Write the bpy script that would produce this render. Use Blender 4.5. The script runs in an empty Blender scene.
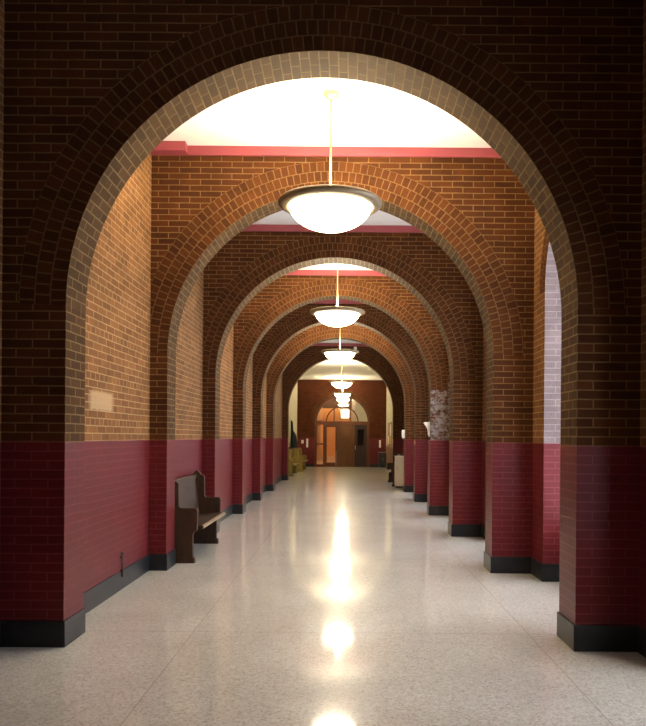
import bpy, bmesh, math, random
from mathutils import Vector, Matrix
random.seed(4)
PI = math.pi
SC = bpy.context.scene
COL = SC.collection

# ------------------------------------------------------------------ materials
def new_mat(name):
    m = bpy.data.materials.new(name); m.use_nodes = True
    nt = m.node_tree
    b = nt.nodes['Principled BSDF']
    return m, nt, b

def N(nt, typ, **kw):
    n = nt.nodes.new(typ)
    for k, v in kw.items():
        setattr(n, k, v)
    return n

def setin(node, **kw):
    for k, v in kw.items():
        node.inputs[k.replace('_', ' ')].default_value = v

def mix(nt, fac, a, b, blend='MIX'):
    n = N(nt, 'ShaderNodeMix', data_type='RGBA', blend_type=blend)
    for sock, val in ((n.inputs[0], fac), (n.inputs[6], a), (n.inputs[7], b)):
        if hasattr(val, 'is_linked'):
            nt.links.new(val, sock)
        else:
            sock.default_value = val if not isinstance(val, tuple) else (*val, 1)
    return n.outputs[2]

def math_n(nt, op, a, b=None):
    n = N(nt, 'ShaderNodeMath', operation=op)
    for i, v in enumerate((a, b)):
        if v is None: continue
        if hasattr(v, 'is_linked'): nt.links.new(v, n.inputs[i])
        else: n.inputs[i].default_value = v
    return n.outputs[0]

def ramp(nt, src, stops):
    r = N(nt, 'ShaderNodeValToRGB')
    e = r.color_ramp.elements
    e[0].position, e[0].color = stops[0][0], (*stops[0][1], 1)
    e[1].position, e[1].color = stops[1][0], (*stops[1][1], 1)
    for p, c in stops[2:]:
        x = e.new(p); x.color = (*c, 1)
    nt.links.new(src, r.inputs[0])
    return r.outputs[0]

def noise(nt, vec, scale, detail=3.0, rough=.55):
    n = N(nt, 'ShaderNodeTexNoise')
    setin(n, Scale=scale, Detail=detail, Roughness=rough)
    if vec is not None: nt.links.new(vec, n.inputs['Vector'])
    return n.outputs[0]

def box_mask(nt, pos, c, h, wob=.03):
    """1 inside the box c +- h, with a slightly ragged outline"""
    nz = N(nt, 'ShaderNodeTexNoise'); setin(nz, Scale=14.0, Detail=2.0)
    nt.links.new(pos, nz.inputs['Vector'])
    s = N(nt, 'ShaderNodeVectorMath', operation='MULTIPLY_ADD')
    nt.links.new(nz.outputs[1], s.inputs[0]); s.inputs[1].default_value = (wob,)*3; nt.links.new(pos, s.inputs[2])
    d = N(nt, 'ShaderNodeVectorMath', operation='SUBTRACT')
    nt.links.new(s.outputs[0], d.inputs[0]); d.inputs[1].default_value = [c[i]+wob*.5 for i in range(3)]
    a = N(nt, 'ShaderNodeVectorMath', operation='ABSOLUTE'); nt.links.new(d.outputs[0], a.inputs[0])
    q = N(nt, 'ShaderNodeVectorMath', operation='DIVIDE'); nt.links.new(a.outputs[0], q.inputs[0]); q.inputs[1].default_value = h
    sp = N(nt, 'ShaderNodeSeparateXYZ'); nt.links.new(q.outputs[0], sp.inputs[0])
    mx = math_n(nt, 'MAXIMUM', math_n(nt, 'MAXIMUM', sp.outputs[0], sp.outputs[1]), sp.outputs[2])
    mr = N(nt, 'ShaderNodeMapRange'); nt.links.new(mx, mr.inputs[0])
    mr.inputs[1].default_value = 1.0; mr.inputs[2].default_value = .72; mr.inputs[3].default_value = 0; mr.inputs[4].default_value = 1
    return mr.outputs[0]

PAINT_Z = 22*.0681
BRICK_A = (.210, .096, .035)
BRICK_B = (.145, .064, .025)
MORTAR = (.32, .215, .100)
MAROON = (.105, .0115, .0135)

def brick_mat(name, bw, rh, squash=(1.0, 2), patches=(), painted=True, a=BRICK_A, b=BRICK_B, mortar=MORTAR, msize=.0055, rough=.75):
    m, nt, bs = new_mat(name)
    uv = N(nt, 'ShaderNodeUVMap', uv_map='UVMap')
    geo = N(nt, 'ShaderNodeNewGeometry')
    pos = geo.outputs['Position']
    # slightly uneven courses
    wob = N(nt, 'ShaderNodeTexNoise'); setin(wob, Scale=6.0, Detail=2.0); nt.links.new(uv.outputs[0], wob.inputs['Vector'])
    wv = N(nt, 'ShaderNodeVectorMath', operation='MULTIPLY_ADD')
    nt.links.new(wob.outputs[1], wv.inputs[0]); wv.inputs[1].default_value = (.008, .006, 0); nt.links.new(uv.outputs[0], wv.inputs[2])
    off = N(nt, 'ShaderNodeVectorMath', operation='ADD'); nt.links.new(wv.outputs[0], off.inputs[0]); off.inputs[1].default_value = (-.004, -.003, 0)
    br = N(nt, 'ShaderNodeTexBrick', offset=.5, offset_frequency=2, squash=squash[0], squash_frequency=squash[1])
    nt.links.new(off.outputs[0], br.inputs['Vector'])
    setin(br, Scale=1.0, Mortar_Size=msize, Mortar_Smooth=.15, Bias=0.0, Brick_Width=bw, Row_Height=rh)
    br.inputs['Color1'].default_value = (*a, 1); br.inputs['Color2'].default_value = (*b, 1); br.inputs['Mortar'].default_value = (*mortar, 1)
    n1 = noise(nt, uv.outputs[0], 3.0, 4); n2 = noise(nt, uv.outputs[0], 60.0, 3)
    c = mix(nt, 1.0, br.outputs['Color'], ramp(nt, n1, [(.3, (.78, .76, .74)), (.7, (1.15, 1.12, 1.1))]), 'MULTIPLY')
    c = mix(nt, 1.0, c, ramp(nt, n2, [(.25, (.82, .82, .82)), (.75, (1.12, 1.12, 1.12))]), 'MULTIPLY')
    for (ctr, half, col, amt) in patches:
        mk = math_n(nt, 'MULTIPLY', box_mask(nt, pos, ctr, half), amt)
        if amt < .8:   # mottled patch, mask broken up by noise
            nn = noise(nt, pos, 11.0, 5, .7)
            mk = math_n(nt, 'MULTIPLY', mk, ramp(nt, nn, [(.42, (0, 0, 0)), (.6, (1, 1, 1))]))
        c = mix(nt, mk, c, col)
    rg = ramp(nt, n2, [(0, (rough-.08,)*3), (1, (rough+.12,)*3)])
    hgt = math_n(nt, 'SUBTRACT', 1.0, br.outputs['Fac'])
    if painted:
        sp = N(nt, 'ShaderNodeSeparateXYZ'); nt.links.new(pos, sp.inputs[0])
        pm = math_n(nt, 'LESS_THAN', sp.outputs[2], PAINT_Z)
        pc = mix(nt, br.outputs['Fac'], MAROON, (.150, .026, .028))
        pc = mix(nt, 1.0, pc, ramp(nt, n1, [(.3, (.88, .88, .88)), (.7, (1.1, 1.1, 1.1))]), 'MULTIPLY')
        c = mix(nt, pm, c, pc)
        rg = mix(nt, pm, rg, (.36, .36, .36))
    nt.links.new(c, bs.inputs['Base Color']); nt.links.new(rg, bs.inputs['Roughness'])
    if painted: nt.links.new(math_n(nt, 'MULTIPLY_ADD', pm, .11), bs.inputs['Specular IOR Level']); bs.inputs['Specular IOR Level'].links[0].from_node.inputs[2].default_value = .06
    bp = N(nt, 'ShaderNodeBump'); setin(bp, Strength=.65, Distance=.007)
    h2 = math_n(nt, 'MULTIPLY_ADD', n2, .25); nt.nodes[-1].inputs[2].default_value = 0
    nt.links.new(hgt, nt.nodes[-1].inputs[2])
    nt.links.new(h2, bp.inputs['Height']); nt.links.new(bp.outputs[0], bs.inputs['Normal'])
    return m

def plain(name, col, rough=.5, metal=0.0, var=.12, scale=8.0, bump=0.0, spec=.5, coat=0.0):
    m, nt, bs = new_mat(name)
    tc = N(nt, 'ShaderNodeTexCoord')
    n = noise(nt, tc.outputs['Object'], scale, 4)
    c = mix(nt, 1.0, col, ramp(nt, n, [(.25, (1-var,)*3), (.75, (1+var,)*3)]), 'MULTIPLY')
    nt.links.new(c, bs.inputs['Base Color'])
    setin(bs, Roughness=rough, Metallic=metal, Specular_IOR_Level=spec, Coat_Weight=coat, Coat_Roughness=.2)
    if bump:
        bp = N(nt, 'ShaderNodeBump'); setin(bp, Strength=bump, Distance=.005)
        nt.links.new(n, bp.inputs['Height']); nt.links.new(bp.outputs[0], bs.inputs['Normal'])
    return m

def wood(name, dark, light, rough=.35, axis=(2, 30, 30), coat=.0):
    m, nt, bs = new_mat(name)
    tc = N(nt, 'ShaderNodeTexCoord')
    mp = N(nt, 'ShaderNodeMapping'); mp.inputs['Scale'].default_value = axis
    nt.links.new(tc.outputs['Object'], mp.inputs['Vector'])
    n = noise(nt, mp.outputs[0], 1.0, 6, .65)
    nt.links.new(ramp(nt, n, [(.3, dark), (.72, light)]), bs.inputs['Base Color'])
    setin(bs, Roughness=rough, Coat_Weight=coat, Coat_Roughness=.15, Specular_IOR_Level=.28)
    return m

def emit(name, col, s):
    m, nt, bs = new_mat(name)
    setin(bs, Roughness=.3)
    bs.inputs['Base Color'].default_value = (.8, .78, .7, 1)
    bs.inputs['Emission Color'].default_value = (*col, 1); bs.inputs['Emission Strength'].default_value = s
    return m

def glass(name, tint=(1, 1, 1), refl=1.0):
    m = bpy.data.materials.new(name); m.use_nodes = True
    nt = m.node_tree; nt.nodes.clear()
    o = N(nt, 'ShaderNodeOutputMaterial'); t = N(nt, 'ShaderNodeBsdfTransparent'); g = N(nt, 'ShaderNodeBsdfGlossy')
    t.inputs[0].default_value = (*tint, 1); g.inputs['Roughness'].default_value = .02
    f = N(nt, 'ShaderNodeFresnel'); f.inputs[0].default_value = 1.45
    fm = math_n(nt, 'MULTIPLY', f.outputs[0], refl)
    mx = N(nt, 'ShaderNodeMixShader'); nt.links.new(fm, mx.inputs[0]); nt.links.new(t.outputs[0], mx.inputs[1]); nt.links.new(g.outputs[0], mx.inputs[2])
    nt.links.new(mx.outputs[0], o.inputs[0])
    return m

def terrazzo():
    m, nt, bs = new_mat('terrazzo')
    geo = N(nt, 'ShaderNodeNewGeometry'); pos = geo.outputs['Position']
    v = N(nt, 'ShaderNodeTexVoronoi', feature='F1'); setin(v, Scale=85.0, Randomness=1.0); nt.links.new(pos, v.inputs['Vector'])
    sp = N(nt, 'ShaderNodeSeparateColor'); nt.links.new(v.outputs['Color'], sp.inputs[0])
    chips = ramp(nt, sp.outputs[0], [(0, (.34, .29, .24)), (.14, (.52, .47, .40)), (.45, (.68, .66, .59)), (.8, (.76, .745, .69)), (1, (.84, .83, .79))])
    n1 = noise(nt, pos, 1.3, 4); n2 = noise(nt, pos, 22, 4)
    c = mix(nt, .30, chips, (.70, .69, .62))
    c = mix(nt, 1.0, c, ramp(nt, n1, [(.3, (.88, .87, .85)), (.7, (1.07, 1.07, 1.07))]), 'MULTIPLY')
    c = mix(nt, 1.0, c, ramp(nt, n2, [(.3, (.9, .9, .9)), (.7, (1.06, 1.06, 1.06))]), 'MULTIPLY')
    # divider strips
    px = N(nt, 'ShaderNodeSeparateXYZ'); nt.links.new(pos, px.inputs[0])
    lines = None
    for ax, vals, w in ((0, (-1.19, 1.46), .005), (1, (2.75, 5.9, 8.97, 12.1, 15.2, 18.4, 21.5, 24.5, 27.6, 31, 34.5), .006)):
        for q in vals:
            d = math_n(nt, 'LESS_THAN', math_n(nt, 'ABSOLUTE', math_n(nt, 'SUBTRACT', px.outputs[ax], q)), w)
            lines = d if lines is None else math_n(nt, 'MAXIMUM', lines, d)
    c = mix(nt, math_n(nt, 'MULTIPLY', lines, .45), c, (.23, .17, .11))
    nt.links.new(c, bs.inputs['Base Color'])
    nt.links.new(ramp(nt, n1, [(.25, (.30,)*3), (.75, (.37,)*3)]), bs.inputs['Roughness'])
    bp = N(nt, 'ShaderNodeBump'); setin(bp, Strength=.12, Distance=.004)
    n3 = noise(nt, pos, 4.0, 2); nt.links.new(n3, bp.inputs['Height']); nt.links.new(bp.outputs[0], bs.inputs['Normal'])
    setin(bs, Specular_IOR_Level=.35, Coat_Weight=.85, Coat_Roughness=.07)
    return m

M = {}
M['brick'] = brick_mat('red_brick', .241, .0681, (.5, 6), patches=[((-2.25, 6.87, 1.862), (.2, .37, .098), (.40, .27, .145), .85)])
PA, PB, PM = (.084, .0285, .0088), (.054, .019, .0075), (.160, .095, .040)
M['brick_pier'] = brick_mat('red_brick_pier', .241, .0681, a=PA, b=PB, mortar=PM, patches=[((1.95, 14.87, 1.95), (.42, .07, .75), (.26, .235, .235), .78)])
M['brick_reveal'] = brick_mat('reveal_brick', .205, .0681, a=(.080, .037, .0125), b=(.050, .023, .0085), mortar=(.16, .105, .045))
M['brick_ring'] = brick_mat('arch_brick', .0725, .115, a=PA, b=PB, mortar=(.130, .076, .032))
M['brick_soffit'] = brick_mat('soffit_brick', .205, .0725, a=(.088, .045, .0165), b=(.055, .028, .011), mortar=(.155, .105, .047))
M['jamb'] = brick_mat('pale_jamb_brick', .25, .0681, a=(.18, .140, .135), b=(.145, .112, .112), mortar=(.22, .185, .185), rough=.45)  # paler, greyer brick inside the window niches
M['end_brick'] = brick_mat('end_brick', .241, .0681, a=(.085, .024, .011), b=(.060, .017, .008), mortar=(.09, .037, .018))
M['terrazzo'] = terrazzo()
M['ceiling'] = plain('ceiling_paint', (.80, .79, .76), .8, var=.03, scale=2)
M['rose'] = plain('rose_trim_paint', (.27, .048, .062), .45, var=.05)
M['base'] = plain('black_base_tile', (.014, .016, .017), .35, var=.3, scale=14, spec=.3)
M['bench'] = wood('dark_oak', (.022, .0095, .0042), (.058, .026, .0105), .58, (28, 2.5, 6))
M['bench_edge'] = wood('pale_oak_edge', (.16, .10, .055), (.42, .30, .18), .3, (28, 2.5, 6))  # paler oak for the strip along the seat front
M['bench_light'] = wood('olive_oak', (.14, .10, .022), (.28, .21, .05), .4, (28, 2.5, 6))
M['door_wood'] = wood('stained_door_wood', (.075, .021, .007), (.14, .042, .014), .35, (20, 20, 2))
M['door_panel'] = wood('brown_panel_wood', (.075, .028, .007), (.125, .050, .013), .4, (20, 20, 2))
M['door_dark'] = wood('dark_door_wood', (.018, .008, .007), (.04, .017, .013), .35, (20, 20, 2))
M['bronze'] = plain('dark_bronze', (.20, .15, .085), .45, metal=.4, var=.15)
M['brass'] = plain('aged_brass_rod', (.60, .47, .24), .35, metal=.7, var=.05)
M['bowl'] = emit('lit_opal_glass', (1.0, .85, .58), 20.0)
M['plaster'] = plain('cream_plaster', (.60, .55, .40), .75, var=.05, scale=3)
M['wainscot'] = plain('brown_wainscot', (.15, .075, .035), .5)
M['orange'] = plain('orange_wall_paint', (.78, .40, .17), .7, var=.05)
M['umber'] = plain('umber_paint', (.10, .045, .025), .7)
M['white'] = plain('white_enamel', (.78, .76, .70), .4, var=.03)
M['cream_metal'] = plain('cream_cabinet_enamel', (.60, .55, .45), .4, var=.05)
M['paper'] = plain('white_paper', (.80, .78, .72), .8, var=.03)
M['red'] = plain('red_enamel', (.50, .05, .04), .4, var=.05)
M['yellow_paper'] = plain('yellow_paper', (.72, .55, .18), .8, var=.03)
M['blue_paper'] = plain('blue_paper', (.22, .33, .50), .8, var=.03)
M['cork'] = plain('cork', (.34, .22, .12), .9, var=.25, scale=40)
M['black'] = plain('black_metal', (.020, .020, .022), .4, var=.2)
M['grey'] = plain('grey_metal', (.22, .22, .22), .4, metal=.5)
M['cloth'] = plain('dark_green_cloth', (.012, .018, .016), .9, var=.3, scale=12, bump=.3)
M['iron'] = plain('dark_iron', (.02, .012, .012), .5)
M['glass'] = glass('clear_glass')
M['smoked'] = glass('smoky_glass', (.45, .42, .40))
M['fan_glass'] = glass('fanlight_glass', (.95, .93, .88), .6)
M['muntin'] = plain('white_window_paint', (.70, .69, .66), .45, var=.03)
M['daypane'] = emit('lit_transom_glass', (1.0, .86, .50), 2.2)

# ------------------------------------------------------------------ mesh helpers
class MB:
    """collects faces with their own UVs (in metres) and material slots"""
    def __init__(self):
        self.bm = bmesh.new(); self.uv = self.bm.loops.layers.uv.new('UVMap')
    def face(self, pts, uvs=None, mi=0, smooth=False):
        vs = [self.bm.verts.new(p) for p in pts]
        f = self.bm.faces.new(vs); f.material_index = mi; f.smooth = smooth
        if uvs is None:
            n = Vector((0, 0, 0)); a = Vector(pts[0])
            n = (Vector(pts[1])-a).cross(Vector(pts[2])-a)
            ax = max(range(3), key=lambda i: abs(n[i]))
            uvs = [((p[1], p[2]) if ax == 0 else (p[0], p[2]) if ax == 1 else (p[0], p[1])) for p in pts]
        for l, q in zip(f.loops, uvs): l[self.uv].uv = q
        return f
    def box(self, x0, x1, y0, y1, z0, z1, mi=0):
        P = lambda x, y, z: (x, y, z)
        self.face([P(x0,y0,z0), P(x1,y0,z0), P(x1,y0,z1), P(x0,y0,z1)], mi=mi)
        self.face([P(x1,y1,z0), P(x0,y1,z0), P(x0,y1,z1), P(x1,y1,z1)], mi=mi)
        self.face([P(x0,y1,z0), P(x0,y0,z0), P(x0,y0,z1), P(x0,y1,z1)], mi=mi)
        self.face([P(x1,y0,z0), P(x1,y1,z0), P(x1,y1,z1), P(x1,y0,z1)], mi=mi)
        self.face([P(x0,y0,z1), P(x1,y0,z1), P(x1,y1,z1), P(x0,y1,z1)], mi=mi)
        self.face([P(x0,y1,z0), P(x1,y1,z0), P(x1,y0,z0), P(x0,y0,z0)], mi=mi)
        return self
    def prism(self, prof, y0, y1, mi=0, plane='xz'):
        """profile extruded along y (plane xz) or x (plane yz)"""
        mk = (lambda a, b, t: (a, t, b)) if plane == 'xz' else (lambda a, b, t: (t, a, b))
        n = len(prof)
        self.face([mk(a, b, y0) for a, b in prof], mi=mi)
        self.face([mk(a, b, y1) for a, b in reversed(prof)], mi=mi)
        for i in range(n):
            (a, b), (c, d) = prof[i], prof[(i+1) % n]
            self.face([mk(c, d, y0), mk(a, b, y0), mk(a, b, y1), mk(c, d, y1)], mi=mi)
        return self
    def lathe(self, prof, seg=48, mi=0, c=(0, 0), smooth=True):
        for i in range(len(prof)-1):
            (r0, z0), (r1, z1) = prof[i], prof[i+1]
            for k in range(seg):
                a, b = 2*PI*k/seg, 2*PI*(k+1)/seg
                q = [(c[0]+r*math.cos(t), c[1]+r*math.sin(t), z) for r, z, t in ((r0, z0, a), (r0, z0, b), (r1, z1, b), (r1, z1, a))]
                if r0 < 1e-6: q = [q[0], q[2], q[3]]
                elif r1 < 1e-6: q = q[:3]
                self.face(q, mi=mi, smooth=smooth)
        return self
    def tube(self, p, q, r, seg=12):
        p, q = Vector(p), Vector(q); d = (q-p).normalized()
        u = d.orthogonal().normalized(); v = d.cross(u)
        ring = lambda c: [c+u*r*math.cos(2*PI*k/seg)+v*r*math.sin(2*PI*k/seg) for k in range(seg)]
        A, B = ring(p), ring(q)
        for k in range(seg):
            j = (k+1) % seg
            self.face([A[k], A[j], B[j], B[k]], smooth=True)
        self.face(list(reversed(A))); self.face(B)
        return self
    def arc_bar(self, cx, cz, r0, r1, y0, y1, a0=0, a1=PI, seg=32, sx=1, sz=1):
        """curved bar in the xz plane"""
        pt = lambda r, a, y: (cx+sx*r*math.cos(a), y, cz+sz*r*math.sin(a))
        for k in range(seg):
            a, b = a0+(a1-a0)*k/seg, a0+(a1-a0)*(k+1)/seg
            self.face([pt(r0,a,y0), pt(r1,a,y0), pt(r1,b,y0), pt(r0,b,y0)])
            self.face([pt(r0,b,y1), pt(r1,b,y1), pt(r1,a,y1), pt(r0,a,y1)])
            self.face([pt(r1,a,y0), pt(r1,a,y1), pt(r1,b,y1), pt(r1,b,y0)])
            self.face([pt(r0,b,y0), pt(r0,b,y1), pt(r0,a,y1), pt(r0,a,y0)])
        return self
    def build(self, name, mats, parent=None, loc=None, merge=True, bevel=0):
        bm = self.bm
        if merge: bmesh.ops.remove_doubles(bm, verts=bm.verts, dist=1e-5)
        bmesh.ops.recalc_face_normals(bm, faces=bm.faces)
        me = bpy.data.meshes.new(name); bm.to_mesh(me); bm.free()
        for m in (mats if isinstance(mats, (list, tuple)) else [mats]): me.materials.append(M[m])
        o = bpy.data.objects.new(name, me); COL.objects.link(o)
        if parent: o.parent = parent
        if loc: o.location = loc
        if bevel:
            bv = o.modifiers.new('Bevel', 'BEVEL'); bv.width = bevel; bv.segments = 2; bv.limit_method = 'ANGLE'
        return o

def tag(o, label, cat=None, group=None, kind=None):
    o['label'] = label
    if cat: o['category'] = cat
    if group: o['group'] = group
    if kind: o['kind'] = kind
    return o

def empty(name, loc=(0, 0, 0), rz=0):
    o = bpy.data.objects.new(name, None); o.location = loc; o.rotation_euler.z = rz
    o.empty_display_size = .1; COL.objects.link(o); return o

def copy_tree(o, parent=None):
    c = o.copy(); COL.objects.link(c)
    if parent: c.parent = parent
    for ch in list(o.children): copy_tree(ch, c)
    return c

# ------------------------------------------------------------------ the arched wall
def arch_wall(name, mats, T, u0, u1, ztop, cu, r, spring, thick, ring=.345, seg=64, rings=True, apron=0.0, splay=0.0):
    """Wall with one round-headed opening. T maps (u along wall, t through wall, z) to the world.
    material slots: 0 wall, 1 arch ring, 2 reveal, 3 soffit"""
    mb = MB(); R = r+(ring if rings else 0)
    for t in (0, thick):
        F = lambda pts, uvs, mi: mb.face([T(u, t, z) for u, z in pts], uvs, mi)
        ul, ur = max(u0, cu-R), min(u1, cu+R)
        def rect(a, b, c, d): F([(a, c), (b, c), (b, d), (a, d)], [(a, c), (b, c), (b, d), (a, d)], 0)
        rect(u0, cu-r, 0, spring); rect(cu+r, u1, 0, spring)
        if apron: rect(cu-r, cu+r, 0, apron) if t else None
        A = [PI*k/seg for k in range(seg+1)]
        for a, b in zip(A, A[1:]):
            pi = [(cu+q*math.cos(x), spring+q*math.sin(x)) for q, x in ((r, a), (R, a), (R, b), (r, b))]
            if rings:
                F(pi, [(a*r, .0), (a*r, R-r), (b*r, R-r), (b*r, 0)], 1)
            p, q = pi[1], pi[2]
            pts = [p, (p[0], ztop), (q[0], ztop), q]
            F(pts, pts, 0)
        # side strips from the ring to the wall ends
        if cu-R > u0: rect(u0, cu-R, spring, ztop)
        if cu+R < u1: rect(cu+R, u1, spring, ztop)
    # reveals and soffit
    for s in (-1, 1):
        u = cu+s*r
        z0 = 0
        mb.face([T(u, 0, z0), T(u, thick, z0), T(u, thick, spring), T(u, 0, spring)], [(0, z0), (thick, z0), (thick, spring), (0, spring)], 2)
    for k in range(seg):
        a, b = PI*k/seg, PI*(k+1)/seg
        f = lambda x, t: T(cu+r*math.cos(x), t, spring+r*math.sin(x))
        mb.face([f(a, 0), f(a, thick), f(b, thick), f(b, 0)], [(0, a*r), (thick, a*r), (thick, b*r), (0, b*r)], 3, smooth=False)
    return mb.build(name, mats, merge=False)

CX, RAD, SPRING, ZC, TH = -.18, 1.868, 2.50, 4.87, .41
XL, XR = -2.25, 2.15
FRONTS = [5.44, 8.55, 11.70, 14.85, 17.97, 21.10, 26.40]
ORD = ['nearest', 'second', 'third', 'fourth', 'fifth', 'sixth', 'seventh and farthest']
for i, y in enumerate(FRONTS):
    u0 = -2.85 if i == 0 else -2.62
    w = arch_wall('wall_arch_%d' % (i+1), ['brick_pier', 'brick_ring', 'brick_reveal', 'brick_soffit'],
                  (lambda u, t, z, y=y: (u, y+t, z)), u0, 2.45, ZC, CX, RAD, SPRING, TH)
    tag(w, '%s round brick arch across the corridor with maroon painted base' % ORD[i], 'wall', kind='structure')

# ------------------------------------------------------------------ setting
mb = MB(); mb.box(-3.2, 3.2, -2.6, 60.5, -.2, 0); tag(mb.build('floor', 'terrazzo'), 'polished speckled cream terrazzo floor of the corridor', 'floor', kind='structure')
mb = MB(); mb.box(-3.2, 3.0, -2.6, 26.6, ZC, ZC+.15); tag(mb.build('ceiling', 'ceiling'), 'flat white ceiling above the brick arches', 'ceiling', kind='structure')
mb = MB(); mb.box(-3.0, 3.0, 26.6, 38.7, 4.5, 4.65); tag(mb.build('ceiling_lobby', 'ceiling'), 'lit white ceiling beyond the last arch', 'ceiling', kind='structure')

# left walls
mb = MB(); mb.box(-2.65, XL, 5.6, 26.6, 0, ZC)
tag(mb.build('wall_left', 'brick'), 'left corridor wall of brick above maroon paint', 'wall', kind='structure')
mb = MB(); mb.box(-2.9, -2.515, -2.6, 5.5, 0, ZC)
tag(mb.build('wall_left_front', 'brick'), 'left brick wall nearest the viewer before the first arch', 'wall', kind='structure')
mb = MB(); mb.box(-3.0, 3.0, -2.9, -2.6, 0, ZC)
tag(mb.build('wall_back', 'brick'), 'brick wall behind the viewer closing the corridor', 'wall', kind='structure')
mb = MB(); mb.box(XR, 2.65, -2.6, 2.5, 0, ZC)
tag(mb.build('wall_right_front', 'brick'), 'right brick wall nearest the viewer before the first arch', 'wall', kind='structure')

# right walls with window niches, one per bay
NT = .50
bays = [(FRONTS[i]+TH, FRONTS[i+1]) for i in range(6)]
for i, (a, b) in enumerate(bays+[(2.71, 5.44)]):
    bayname = 'entrance' if i == 6 else ORD[i].split(' ')[0]
    c = (a+b)/2
    cl, cr = a-.21, b+.2
    NR, NS = (.60, 2.45) if i == 6 else (.875, 3.15)
    if i == 6: c = 4.30
    if i == 0: cl = a-.205
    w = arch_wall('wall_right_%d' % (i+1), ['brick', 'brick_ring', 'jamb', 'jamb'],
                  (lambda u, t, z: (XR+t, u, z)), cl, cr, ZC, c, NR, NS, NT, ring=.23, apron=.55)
    tag(w, 'right wall of the %s bay with a deep arched window niche' % bayname, 'wall', kind='structure')
    # window
    wx0, wx1 = XR+NT-.10, XR+NT-.02
    sw = empty('window_%d' % (i+1 if i < 6 else 8), (XR+NT-.06, c, .55))
    tag(sw, 'tall arched daylight window in the right wall of the %s bay' % bayname, 'window', kind='structure')
    fr = MB()   # built in an xz frame, then turned to lie along the wall
    fr.arc_bar(0, NS-.55, NR-.07, NR+.02, -.04, .04)
    for s in (-1, 1): fr.box(s*(NR-.025)-.045, s*(NR-.025)+.045, -.04, .04, 0, NS-.55)
    fr.box(-NR, NR, -.05, .05, 0, .08); fr.box(-NR, NR, -.04, .04, 1.25, 1.32); fr.box(-NR, NR, -.04, .04, NS-.60, NS-.54)
    f = fr.build('window_frame', 'muntin', sw); f.rotation_euler.z = PI/2
    mu = MB()
    for k in (-1, 0, 1): q = k*NR*.49; mu.box(q-.012, q+.012, -.02, .02, .08, NS-.55+math.sqrt((NR-.05)**2-q*q))
    for z in (.66, 1.9): mu.box(-NR+.02, NR-.02, -.015, .015, z-.012, z+.012)
    f = mu.build('muntin', 'muntin', sw); f.rotation_euler.z = PI/2
    gl = MB(); pts = [(-NR+.03, 0, .05)]+[(-(NR-.03)*math.cos(PI*k/24), 0, NS-.55+(NR-.03)*math.sin(PI*k/24)) for k in range(25)]+[(NR-.03, 0, .05)]
    gl.face(pts); f = gl.build('pane', 'glass', sw); f.rotation_euler.z = PI/2
    # daylight comes in through this opening
    ld = bpy.data.lights.new('daylight_portal', 'AREA'); ld.shape = 'RECTANGLE'; ld.size = NS+NR-.5; ld.size_y = 2*NR
    ld.cycles.is_portal = True
    lo = bpy.data.objects.new('daylight_portal', ld); COL.objects.link(lo)
    lo.location = (XR+NT+.05, c, .55+(NS+NR-.55)/2); lo.rotation_euler = (0, PI/2, 0)

# baseboards: continuous runs that follow wall and piers
def baseboard(name, side, label):
    mb = MB(); h, t = .19, .014
    def run(x0, x1, y0, y1): mb.box(x0, x1, y0, y1, 0, h)
    wall = XL if side < 0 else XR
    pier = CX-RAD if side < 0 else CX+RAD
    def xr(a, b): return (min(a, b), max(a, b))
    for i, y in enumerate(FRONTS):
        far = wall if i else (-2.515 if side < 0 else XR)
        run(*xr(far, pier-side*t), y-t, y)                    # front face
        run(*xr(pier, pier-side*t), y, y+TH)                  # reveal
        run(*xr(wall, pier-side*t), y+TH, y+TH+t)             # back face
    if side < 0:
        for a, b in bays: run(XL, XL+t, a+t, b-t)
        run(-2.515, -2.515+t, -2.6, 5.44-t)
    else:
        run(XR-t, XR, -2.6, 2.71)
        for a, b in bays+[(2.71, 5.44)]:
            c, NR = ((a+b)/2, .875) if a > 3 else (4.30, .60)
            run(XR-t, XR, a+t, c-NR+t); run(XR-t, XR, c+NR-t, b-t)
            run(XR, XR+NT, c-NR, c-NR+t); run(XR, XR+NT, c+NR-t, c+NR); run(XR+NT-t, XR+NT, c-NR+t, c+NR-t)
    return tag(mb.build(name, 'base', bevel=.003), label, 'baseboard', kind='structure')
baseboard('baseboard_left', -1, 'black tile baseboard along the left wall and piers')
baseboard('baseboard_right', 1, 'black tile baseboard along the right wall and piers')

# rose painted cornice in each bay
for i, (a, b) in enumerate([(-2.6, 5.44)]+bays):
    mb = MB(); z0, z1, t = ZC-.105, ZC, .03
    xl, xr_ = (-2.515, XR) if i == 0 else (XL, XR)
    mb.box(xl, xr_, b-t, b, z0, z1)
    if i: mb.box(xl, xr_, a, a+t, z0, z1)
    mb.box(xl, xl+t, a+t, b-t, z0, z1); mb.box(xr_-t, xr_, a+t, b-t, z0, z1)
    if i == 1: mb.box(xl+t, -1.83, b-.16, b-t, z0, z1-.0)
    tag(mb.build('trim_%d' % (i+1), 'rose'), 'rose red cornice strip under the ceiling of the %s bay' % (['entrance']+ORD)[i].split(' ')[0], 'trim', kind='structure')

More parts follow.
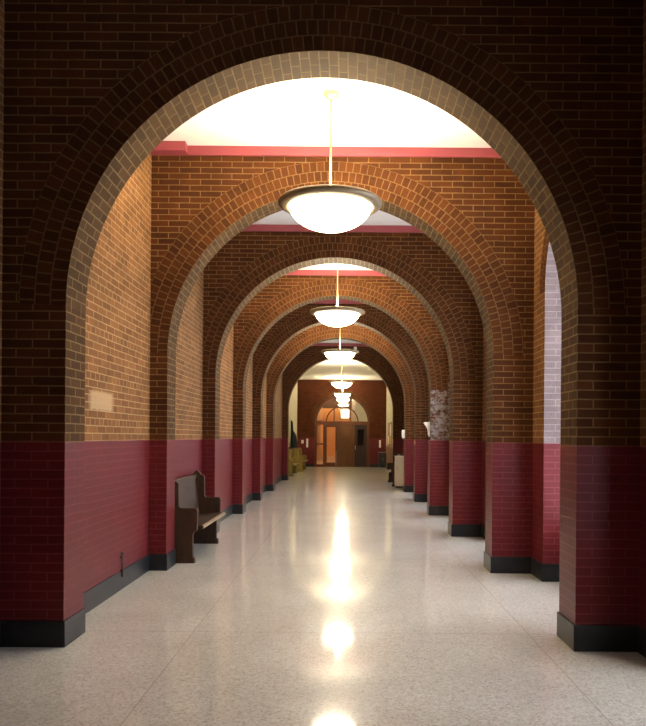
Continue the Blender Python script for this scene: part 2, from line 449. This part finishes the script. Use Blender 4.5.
# ------------------------------------------------------------------ lobby beyond the last arch
LY0, LY1, LXL, LXR, LZ = 26.6, 38.5, -2.5, 2.1, 4.5
mb = MB(); mb.box(LXL-.2, LXL, 26.7, 38.6, 1.1, LZ, 0); mb.box(LXL-.2, LXL+.015, 26.81, 38.5, 0, 1.1, 1)
tag(mb.build('wall_left_lobby', ['plaster', 'wainscot']), 'cream plaster left wall beyond the last arch', 'wall', kind='structure')
mb = MB(); mb.box(LXR, LXR+.2, 26.7, 38.6, 1.1, LZ, 0); mb.box(LXR-.015, LXR+.2, 26.81, 38.5, 0, 1.1, 1)
tag(mb.build('wall_right_lobby', ['plaster', 'wainscot']), 'cream plaster right wall beyond the last arch', 'wall', kind='structure')
OR, OS = 1.42, 2.30
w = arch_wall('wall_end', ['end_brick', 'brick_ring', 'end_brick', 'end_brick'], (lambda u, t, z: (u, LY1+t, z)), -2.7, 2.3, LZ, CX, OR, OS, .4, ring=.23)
tag(w, 'far red brick end wall with an arched wooden entrance', 'wall', kind='structure')
mb = MB()
for a, b in ((LXL, CX-OR-.02), (CX+OR+.02, LXR)): mb.box(a, b, LY1-.015, LY1, 0, .16)
tag(mb.build('baseboard_end', 'base'), 'dark baseboard along the far end wall', 'baseboard', kind='structure')

# wooden door screen in the end arch
D = empty('door_1', (CX, LY1+.2, 0)); tag(D, 'arched wooden entrance screen with fanlight at the far end', 'door', kind='structure')
mb = MB(); y0, y1 = -.06, .06
mb.arc_bar(0, OS, OR-.10, OR, y0, y1); mb.box(-OR, OR, y0-.02, y1+.02, OS-.12, OS+.06)
for x0, x1 in ((-OR, -1.31), (-.98, -.87), (-.265, -.20), (.60, .66), (1.28, OR)): mb.box(x0, x1, y0, y1, 0, OS-.12)
mb.build('door_frame', 'door_wood', D)
mb = MB(); mb.arc_bar(0, OS, .80, .86, -.04, .04)
for x in (-.42, .42): mb.box(x-.025, x+.025, -.04, .04, OS+.06, OS+math.sqrt((OR-.06)**2-x*x))
mb.build('fanlight_bar', 'door_wood', D)
mb = MB(); mb.face([((OR-.05)*math.cos(PI*k/32), 0, OS+.03+(OR-.05)*math.sin(PI*k/32)) for k in range(33)]); mb.build('fanlight_pane', 'fan_glass', D)
mb = MB(); mb.box(-1.31, -.98, -.03, .03, 0, .12); mb.box(-1.31, -.98, -.03, .03, 1.14, 1.22); mb.build('sidelight_rail', 'door_wood', D)
mb = MB(); mb.box(-1.31, -.98, -.006, .006, .12, OS-.12); mb.build('sidelight_pane', 'glass', D)
leaf = MB()
for x0, x1, z0, z1 in ((-.87, -.79, 0, OS-.12), (-.345, -.265, 0, OS-.12), (-.79, -.345, 0, .22), (-.79, -.345, OS-.24, OS-.12)): leaf.box(x0, x1, -.025, .025, z0, z1)
lf = leaf.build('door_leaf', 'door_wood', D)
mb = MB(); mb.box(-.79, -.345, -.006, .006, .22, OS-.24); mb.build('pane', 'glass', lf)
mb = MB(); mb.box(-.325, -.285, -.07, -.025, .05, .85); tag(mb.build('push_plate', 'grey', lf), 'pale metal push plate')
mb = MB(); mb.box(-.20, .60, -.03, .03, 0, OS-.12)
for z0, z1 in ((.3, 1.0), (1.1, 1.95)): mb.box(-.10, .16, -.045, -.03, z0, z1); mb.box(.24, .50, -.045, -.03, z0, z1)
mb.build('door_panel', 'door_panel', D, bevel=.008)
leaf = MB()
for x0, x1, z0, z1 in ((.66, .80, 0, OS-.12), (1.14, 1.28, 0, OS-.12), (.80, 1.14, 0, 1.10), (.80, 1.14, OS-.34, OS-.12)): leaf.box(x0, x1, -.025, .025, z0, z1)
lf = tag(leaf.build('door_leaf', 'door_dark', D), 'dark closed door leaf')
mb = MB(); mb.box(.80, 1.14, -.006, .006, 1.10, OS-.34); mb.build('pane', 'smoked', lf)
mb = MB(); mb.tube((.70, -.025, 1.0), (.70, -.08, 1.0), .012); mb.tube((.70, -.08, .9), (.70, -.08, 1.1), .014); mb.build('handle', 'brass', lf)

# passage beyond the glass
mb = MB(); mb.box(-2.1, -1.85, 38.9, 60.2, 0, 3.85, 0); mb.box(-2.1, -1.85, 38.9, 60.2, 3.85, 5.3, 1)
tag(mb.build('wall_left_passage', ['orange', 'umber']), 'orange left wall seen through the far door glass', 'wall', kind='structure')
mb = MB(); mb.box(.5, 1.75, 39.1, 60.0, 0, 5.2); tag(mb.build('wall_right_passage', 'plaster'), 'dull right wall seen through the far fanlight', 'wall', kind='structure')
mb = MB(); mb.box(-2.1, 1.75, 60.0, 60.3, 0, 3.85, 0); mb.box(-2.1, 1.75, 60, 60.3, 3.85, 5.3, 1)
tag(mb.build('wall_end_passage', ['orange', 'umber']), 'orange end wall of the passage behind the far doors', 'wall', kind='structure')
mb = MB(); mb.box(-2.1, 1.75, 38.9, 60.3, 5.2, 5.35); tag(mb.build('ceiling_passage', 'umber'), 'dark ceiling of the passage behind the far doors', 'ceiling', kind='structure')
W = empty('window_7', (0, 59.98, 3.0)); tag(W, 'small lit window high on the passage end wall behind the fanlight', 'window', kind='structure')
mb = MB()
for x0, x1, z0, z1 in ((-.44, -.38, 0, .82), (.28, .34, 0, .82), (-.38, .28, 0, .06), (-.38, .28, .76, .82)): mb.box(x0, x1, -.05, .02, z0, z1)
mb.build('window_frame', 'umber', W)
mb = MB(); mb.box(-.38, .28, -.01, .01, .06, .76); mb.build('pane', 'daypane', W)

# ------------------------------------------------------------------ hanging bowl lamps
def make_lamp():
    root = empty('pendant_lamp')                       # origin: rim height on the lamp axis
    prof = [(.0, -.272)]+[(.398*math.sin(t)**1.0, -.03-.242*math.cos(t)**1.03) for t in [PI/2*k/14 for k in range(1, 14)]]+[(.400, -.03), (.402, 0)]
    inner = [(r*.975, z+.008) for r, z in reversed(prof)]
    inner[-1] = (0, inner[-1][1])
    mb = MB(); mb.lathe(prof+inner[1:]); mb.build('bowl', 'bowl', root)
    mb = MB(); mb.lathe([(.404, -.045), (.425, -.06), (.47, -.045), (.50, -.025), (.503, -.005), (.485, .012), (.43, .015), (.406, .0), (.404, -.045)]); mb.build('rim', 'bronze', root)
    mb = MB(); mb.tube((0, 0, -.02), (0, 0, 1.0), .011); mb.build('rod', 'brass', root)
    for k in range(3):
        a = 2*PI*k/3+.5
        mb = MB(); mb.tube((0, 0, .02), (.42*math.cos(a), .42*math.sin(a), .015), .008); mb.build('arm', 'bronze', root)
    mb = MB(); mb.lathe([(0, .935), (.03, .937), (.07, .97), (.085, 1.0), (0, 1.0)], 32); mb.build('ceiling_cup', 'brass', root)
    return root
LAMPS = [(7.2, 3.815, ZC), (13.45, 3.815, ZC), (19.7, 3.815, ZC), (28.9, 3.70, 4.5), (37.0, 3.73, 4.5), (46.0, 3.93, 5.2), (57.0, 4.10, 5.2)]
LL = ['largest lit bowl lamp nearest the viewer hanging in the first bay', 'second lit bowl lamp from the viewer hanging in the third bay',
      'third lit bowl lamp from the viewer hanging in the fifth bay', 'lit bowl lamp hanging just beyond the last arch',
      'lit bowl lamp hanging in front of the far end wall', 'small lit bowl lamp behind the far fanlight, nearer of two', 'smallest lit bowl lamp deep behind the far fanlight']
EN = [270, 200, 230, 260, 110, 420, 420]
proto = make_lamp(); lamp_roots = []
for i, (y, z, zc) in enumerate(LAMPS):
    o = proto if i == 0 else copy_tree(proto)
    lamp_roots.append((o, y, z, zc, EN[i], LL[i]))
for o, y, z, zc, en, lab in lamp_roots:
    o.location = (CX+.015, y, z); tag(o, lab, 'lamp', 'bowl lamps hanging along the corridor')
    for ch in o.children:
        n = ch.name.split('.')[0]
        if n == 'rod': ch.scale.z = 1; ch.data = ch.data.copy(); [setattr(v.co, 'z', zc-z) for v in ch.data.vertices if v.co.z > .5]
        if n == 'ceiling_cup': ch.location.z = (zc-z)-1.0
    l = bpy.data.lights.new('bulb', 'POINT'); l.energy = en; l.color = (1.0, .82, .52); l.shadow_soft_size = .12
    lo = bpy.data.objects.new('bulb', l); COL.objects.link(lo); lo.parent = o; lo.location = (0, 0, -.03+.09)

# ------------------------------------------------------------------ benches
def make_bench(L, mats=('bench', 'bench_edge'), name='wooden_bench'):
    """origin on the floor at the back of one end; x to the front, y along"""
    root = empty(name)
    prof = [(.0, .05), (.40, .05), (.40, .35), (.415, .375), (.45, .40), (.455, .63), (.447, .655), (.43, .668), (.26, .668), (.235, .675), (.225, .70),
            (.222, .965), (.205, .985), (.175, .995), (.145, 1.03), (.11, 1.062), (.075, 1.03), (.045, .995), (.015, .985), (0, .965)]
    t = .06
    for y in (0, L-t):
        mb = MB(); mb.prism(prof, y, y+t); e = mb.build('end_panel', mats[0], root, bevel=.006)
        mb = MB(); mb.prism([(-.0, 0), (.425, 0), (.425, .055), (.41, .075), (-.0, .075)], y-.012, y+t+.012); mb.build('foot', mats[0], e, bevel=.004)
    mb = MB(); mb.prism([(.12, .395), (.50, .415), (.515, .425), (.515, .443), (.50, .452), (.12, .43)], t, L-t); s = mb.build('seat', mats[0], root)
    mb = MB(); mb.prism([(.500, .410), (.522, .418), (.526, .436), (.518, .455), (.500, .458)], t, L-t); tag(mb.build('seat_edge', mats[1], s), 'pale front edge of the seat')
    mb = MB(); mb.prism([(.12, .43), (.155, .43), (.10, .96), (.06, .96)], t, L-t); b = mb.build('backrest', mats[0], root)
    mb = MB(); mb.prism([(.05, .945), (.115, .945), (.112, .985), (.098, .995), (.055, .985)], t, L-t); mb.build('top_rail', mats[0], b)
    return root
b1 = make_bench(1.72); b1.location = (XL+.002, 9.06, 0)
tag(b1, 'dark wooden pew bench with peaked end panels against left wall', 'bench')
b2 = make_bench(2.3); b2.location = (XR-.25, 25.78, 0); b2.rotation_euler.z = PI
tag(b2, 'dark wooden bench on the right behind the cream cabinet', 'bench')
b3 = make_bench(2.7, ('bench_light', 'bench_edge')); b3.location = (LXL+.03, 28.9, 0)
tag(b3, 'olive brown bench at far left nearest the last arch, partly hidden by it', 'bench', 'olive benches along the far left wall')
b4 = copy_tree(b3); b4.location = (LXL+.20, 32.9, 0)
tag(b4, 'olive brown bench at far left beneath the hanging dark coat', 'bench', 'olive benches along the far left wall')

# ------------------------------------------------------------------ small things
C = empty('storage_cabinet', (1.535, 22.9, 0)); tag(C, 'waist high cream cabinet standing beside the sixth right pier', 'cabinet')
mb = MB(); mb.box(.01, .50, .02, .44, .05, .95); mb.build('body', 'cream_metal', C, bevel=.004)
mb = MB(); mb.box(0, .51, 0, .45, .95, .975); mb.build('cabinet_top', 'cream_metal', C, bevel=.004)
mb = MB(); mb.box(.03, .49, .04, .43, 0, .05); mb.build('plinth', 'black', C)
dd = MB().box(.02, .49, .0, .02, .07, .94).build('door', 'cream_metal', C, bevel=.003)
mb = MB(); mb.tube((.06, -.025, .55), (.06, -.025, .67), .007); mb.tube((.06, 0, .56), (.06, -.025, .56), .005); mb.tube((.06, 0, .66), (.06, -.025, .66), .005); mb.build('handle', 'grey', dd)

K = empty('low_cabinet', (1.70, 37.95, 0)); tag(K, 'low black cabinet against the far end wall at right', 'cabinet')
mb = MB(); mb.box(0, .40, .03, .5, .10, .76); mb.build('body', 'black', K, bevel=.004)
mb = MB(); mb.box(-.015, .40, .0, .5, .76, .79); mb.build('cabinet_top', 'grey', K, bevel=.004)
for x in (.01, .205):
    d = MB().box(x, x+.185, .012, .03, .12, .74).build('door', 'black', K, bevel=.003)
    MB().box(x+(.15 if x < .1 else .02), x+(.165 if x < .1 else .035), -.008, .012, .38, .50).build('handle', 'grey', d)
for x in (.02, .35):
    for y in (.05, .45): MB().box(x, x+.03, y, y+.03, 0, .10).build('leg', 'grey', K)

G = empty('hanging_coat', (LXL+.015, 33.6, 1.05)); tag(G, 'long dark coat hanging on the far left wall above the bench', 'coat')
mb = MB(); rings = [(.0, .25, .30), (.25, .255, .29), (.5, .22, .26), (.66, .16, .20), (.76, .085, .13), (1.16, .065, .10), (1.22, .02, .04)]
seg = 20
for (z0, a0, d0), (z1, a1, d1) in zip(rings, rings[1:]):
    for k in range(seg):
        def P(z, a, d, k):
            t = 2*PI*k/seg; f = 1+.10*math.sin(5*t)*max(0, 1-z/1.2)
            return (d*.5+.5*d*math.cos(t)*f*.98+.012, a*math.sin(t)*f, z)
        mb.face([P(z0, a0, d0, k), P(z0, a0, d0, k+1), P(z1, a1, d1, k+1), P(z1, a1, d1, k)], smooth=True)
mb.face([P(0, .25, .30, k) for k in range(seg)]); mb.face([P(1.22, .02, .04, k) for k in range(seg)])
mb.build('coat_body', 'cloth', G)
mb = MB(); mb.tube((0, 0, 1.23), (.06, 0, 1.23), .012); mb.tube((.06, 0, 1.21), (.06, 0, 1.27), .012); tag(mb.build('coat_hook', 'brass', G), 'brass hook')

def plate(name, x0, x1, y0, y1, z0, z1, mat, label, cat, bevel=.002, group=None):
    o = MB().box(x0-(x0+x1)/2, x1-(x0+x1)/2, y0-(y0+y1)/2, y1-(y0+y1)/2, 0, z1-z0).build(name, mat, bevel=bevel)
    o.location = ((x0+x1)/2, (y0+y1)/2, z0)
    return tag(o, label, cat, group)
# wedge shaped fixture on the fourth right pier
RX = CX+RAD
F = empty('wall_sconce', (RX, 14.97, 1.60)); tag(F, 'white wedge-shaped wall fixture on the fourth right pier', 'wall light')
MB().prism([(0, 0), (-.03, 0), (-.045, .13), (-.115, .235), (-.115, .262), (0, .262)], -.05, .05).build('shade', 'white', F, bevel=.004)
MB().box(-.012, 0, -.06, .06, -.03, .28).build('back_plate', 'white', F, bevel=.002)
F = empty('wall_dispenser', (RX, 21.2, 1.50)); tag(F, 'small white wall dispenser on the sixth right pier', 'dispenser')
MB().prism([(0, .03), (-.07, .03), (-.085, .08), (-.085, .25), (-.07, .265), (0, .265)], -.06, .06).build('housing', 'white', F, bevel=.004)
MB().box(-.06, -.02, -.03, .03, 0, .03).build('nozzle', 'grey', F)
S = empty('light_switch', (RX, 18.12, 1.36)); tag(S, 'small brass switch plate on the fifth right pier', 'switch')
MB().box(-.008, 0, -.04, .04, 0, .12).build('plate', 'brass', S, bevel=.002)
MB().box(-.022, -.008, -.006, .006, .05, .075).build('toggle', 'white', S)
S = empty('smoke_detector', (.32, 26.4, 4.70)); tag(S, 'tiny white detector high on the last arch wall', 'detector')
MB().lathe([(0, .055), (.035, .05), (.05, .03), (.055, .0)], 24).build('housing', 'white', S).rotation_euler.x = PI/2
MB().lathe([(.055, .012), (.065, .012), (.065, 0), (.055, 0)], 24).build('base_ring', 'grey', S).rotation_euler.x = PI/2

R = empty('floor_bolt_rod', (XL, 7.47, .130)); tag(R, 'short dark iron rod on the left wall just above baseboard', 'rod')
MB().tube((.022, 0, 0), (.022, 0, .235), .008).build('rod', 'iron', R)
MB().lathe([(0, .215), (.012, .218), (.016, .232), (.010, .246), (0, .248)], 16, c=(.022, 0)).build('knob', 'iron', R)
for z in (.06, .19): MB().box(0, .022, -.01, .01, z, z+.012).build('bracket', 'iron', R)

plate('wall_notice', (380-345.5)/19.35-.05, (380-345.5)/19.35+.05, LY1-.008, LY1, 1.02, 1.40, 'paper', 'narrow white notice on the far end wall above the low black cabinet', 'notice')
plate('wall_notice', (307.3-345.5)/19.35-.05, (307.3-345.5)/19.35+.05, LY1-.008, LY1, 1.00, 1.45, 'paper', 'narrow white notice on the far end wall left of the doors', 'notice')
plate('wall_plate', (302.5-345.5)/19.35-.06, (302.5-345.5)/19.35+.06, LY1-.02, LY1, 1.20, 1.38, 'white', 'small pale wall plate at far left above the bench end', 'wall plate')

# notice board on the far right wall
B = empty('notice_board', (LXR, 35.3, 1.16)); tag(B, 'cork notice board on the far right wall', 'notice board')
MB().box(-.02, 0, -1.45, 1.45, 0, 1.05).build('board', 'cork', B)
mb = MB()
for a in ((-1.5, 1.5, -.04, 0), (-1.5, 1.5, 1.05, 1.09)): mb.box(-.020, 0, a[0], a[1], a[2], a[3])
for y in (-1.5, 1.45): mb.box(-.020, 0, y, y+.05, 0, 1.05)
mb.build('board_frame', 'wainscot', B)
for (nm, y0, y1, z0, z1, mt, lab) in (('large white', 33.95, 34.75, 1.62, 2.15, 'paper', 'large white sheet pinned at the near top of notice board'),
        ('yellow', 34.0, 34.5, 1.22, 1.56, 'yellow_paper', 'yellow sheet pinned low on the notice board'),
        ('blue', 34.95, 35.5, 1.45, 2.05, 'blue_paper', 'blue sheet pinned at the middle of the notice board'),
        ('red', 35.7, 36.15, 1.70, 2.1, 'red', 'red sheet pinned at the far top of the notice board'),
        ('white', 35.65, 36.4, 1.22, 1.62, 'paper', 'white sheet pinned low at the far end of notice board')):
    plate('notice_sheet', LXR-.0232, LXR-.0202, y0, y1, z0, z1, mt, lab, 'paper', 0, 'sheets on the notice board')  # thin paper sheets pinned flat on the board

# ------------------------------------------------------------------ daylight, camera, colour
wd = bpy.data.worlds.new('sky'); SC.world = wd; wd.use_nodes = True
bg = wd.node_tree.nodes['Background']; bg.inputs[0].default_value = (.84, .88, 1.0, 1); bg.inputs[1].default_value = 9.0

FPX = 745.0
cd = bpy.data.cameras.new('camera'); cam = bpy.data.objects.new('camera', cd); COL.objects.link(cam)
cd.sensor_fit = 'HORIZONTAL'; cd.sensor_width = 36; cd.lens = 36*FPX/646
cd.shift_x = -22.5/646; cd.shift_y = 74/646; cd.clip_end = 200; cd.clip_start = .05
cam.matrix_world = Matrix.Translation((0, 0, 1.55)) @ Matrix.Rotation(PI/2, 4, 'X') @ Matrix.Rotation(math.radians(.45), 4, 'Z')
SC.camera = cam
SC.view_settings.view_transform = 'Standard'; SC.view_settings.look = 'None'
SC.view_settings.gamma = 1; SC.view_settings.exposure = .25; SC.view_settings.use_curve_mapping = False
SC.cycles.use_denoising = True
SC.cycles.max_bounces = 10; SC.cycles.diffuse_bounces = 6; SC.cycles.sample_clamp_indirect = 8
SC.cycles.caustics_reflective = False
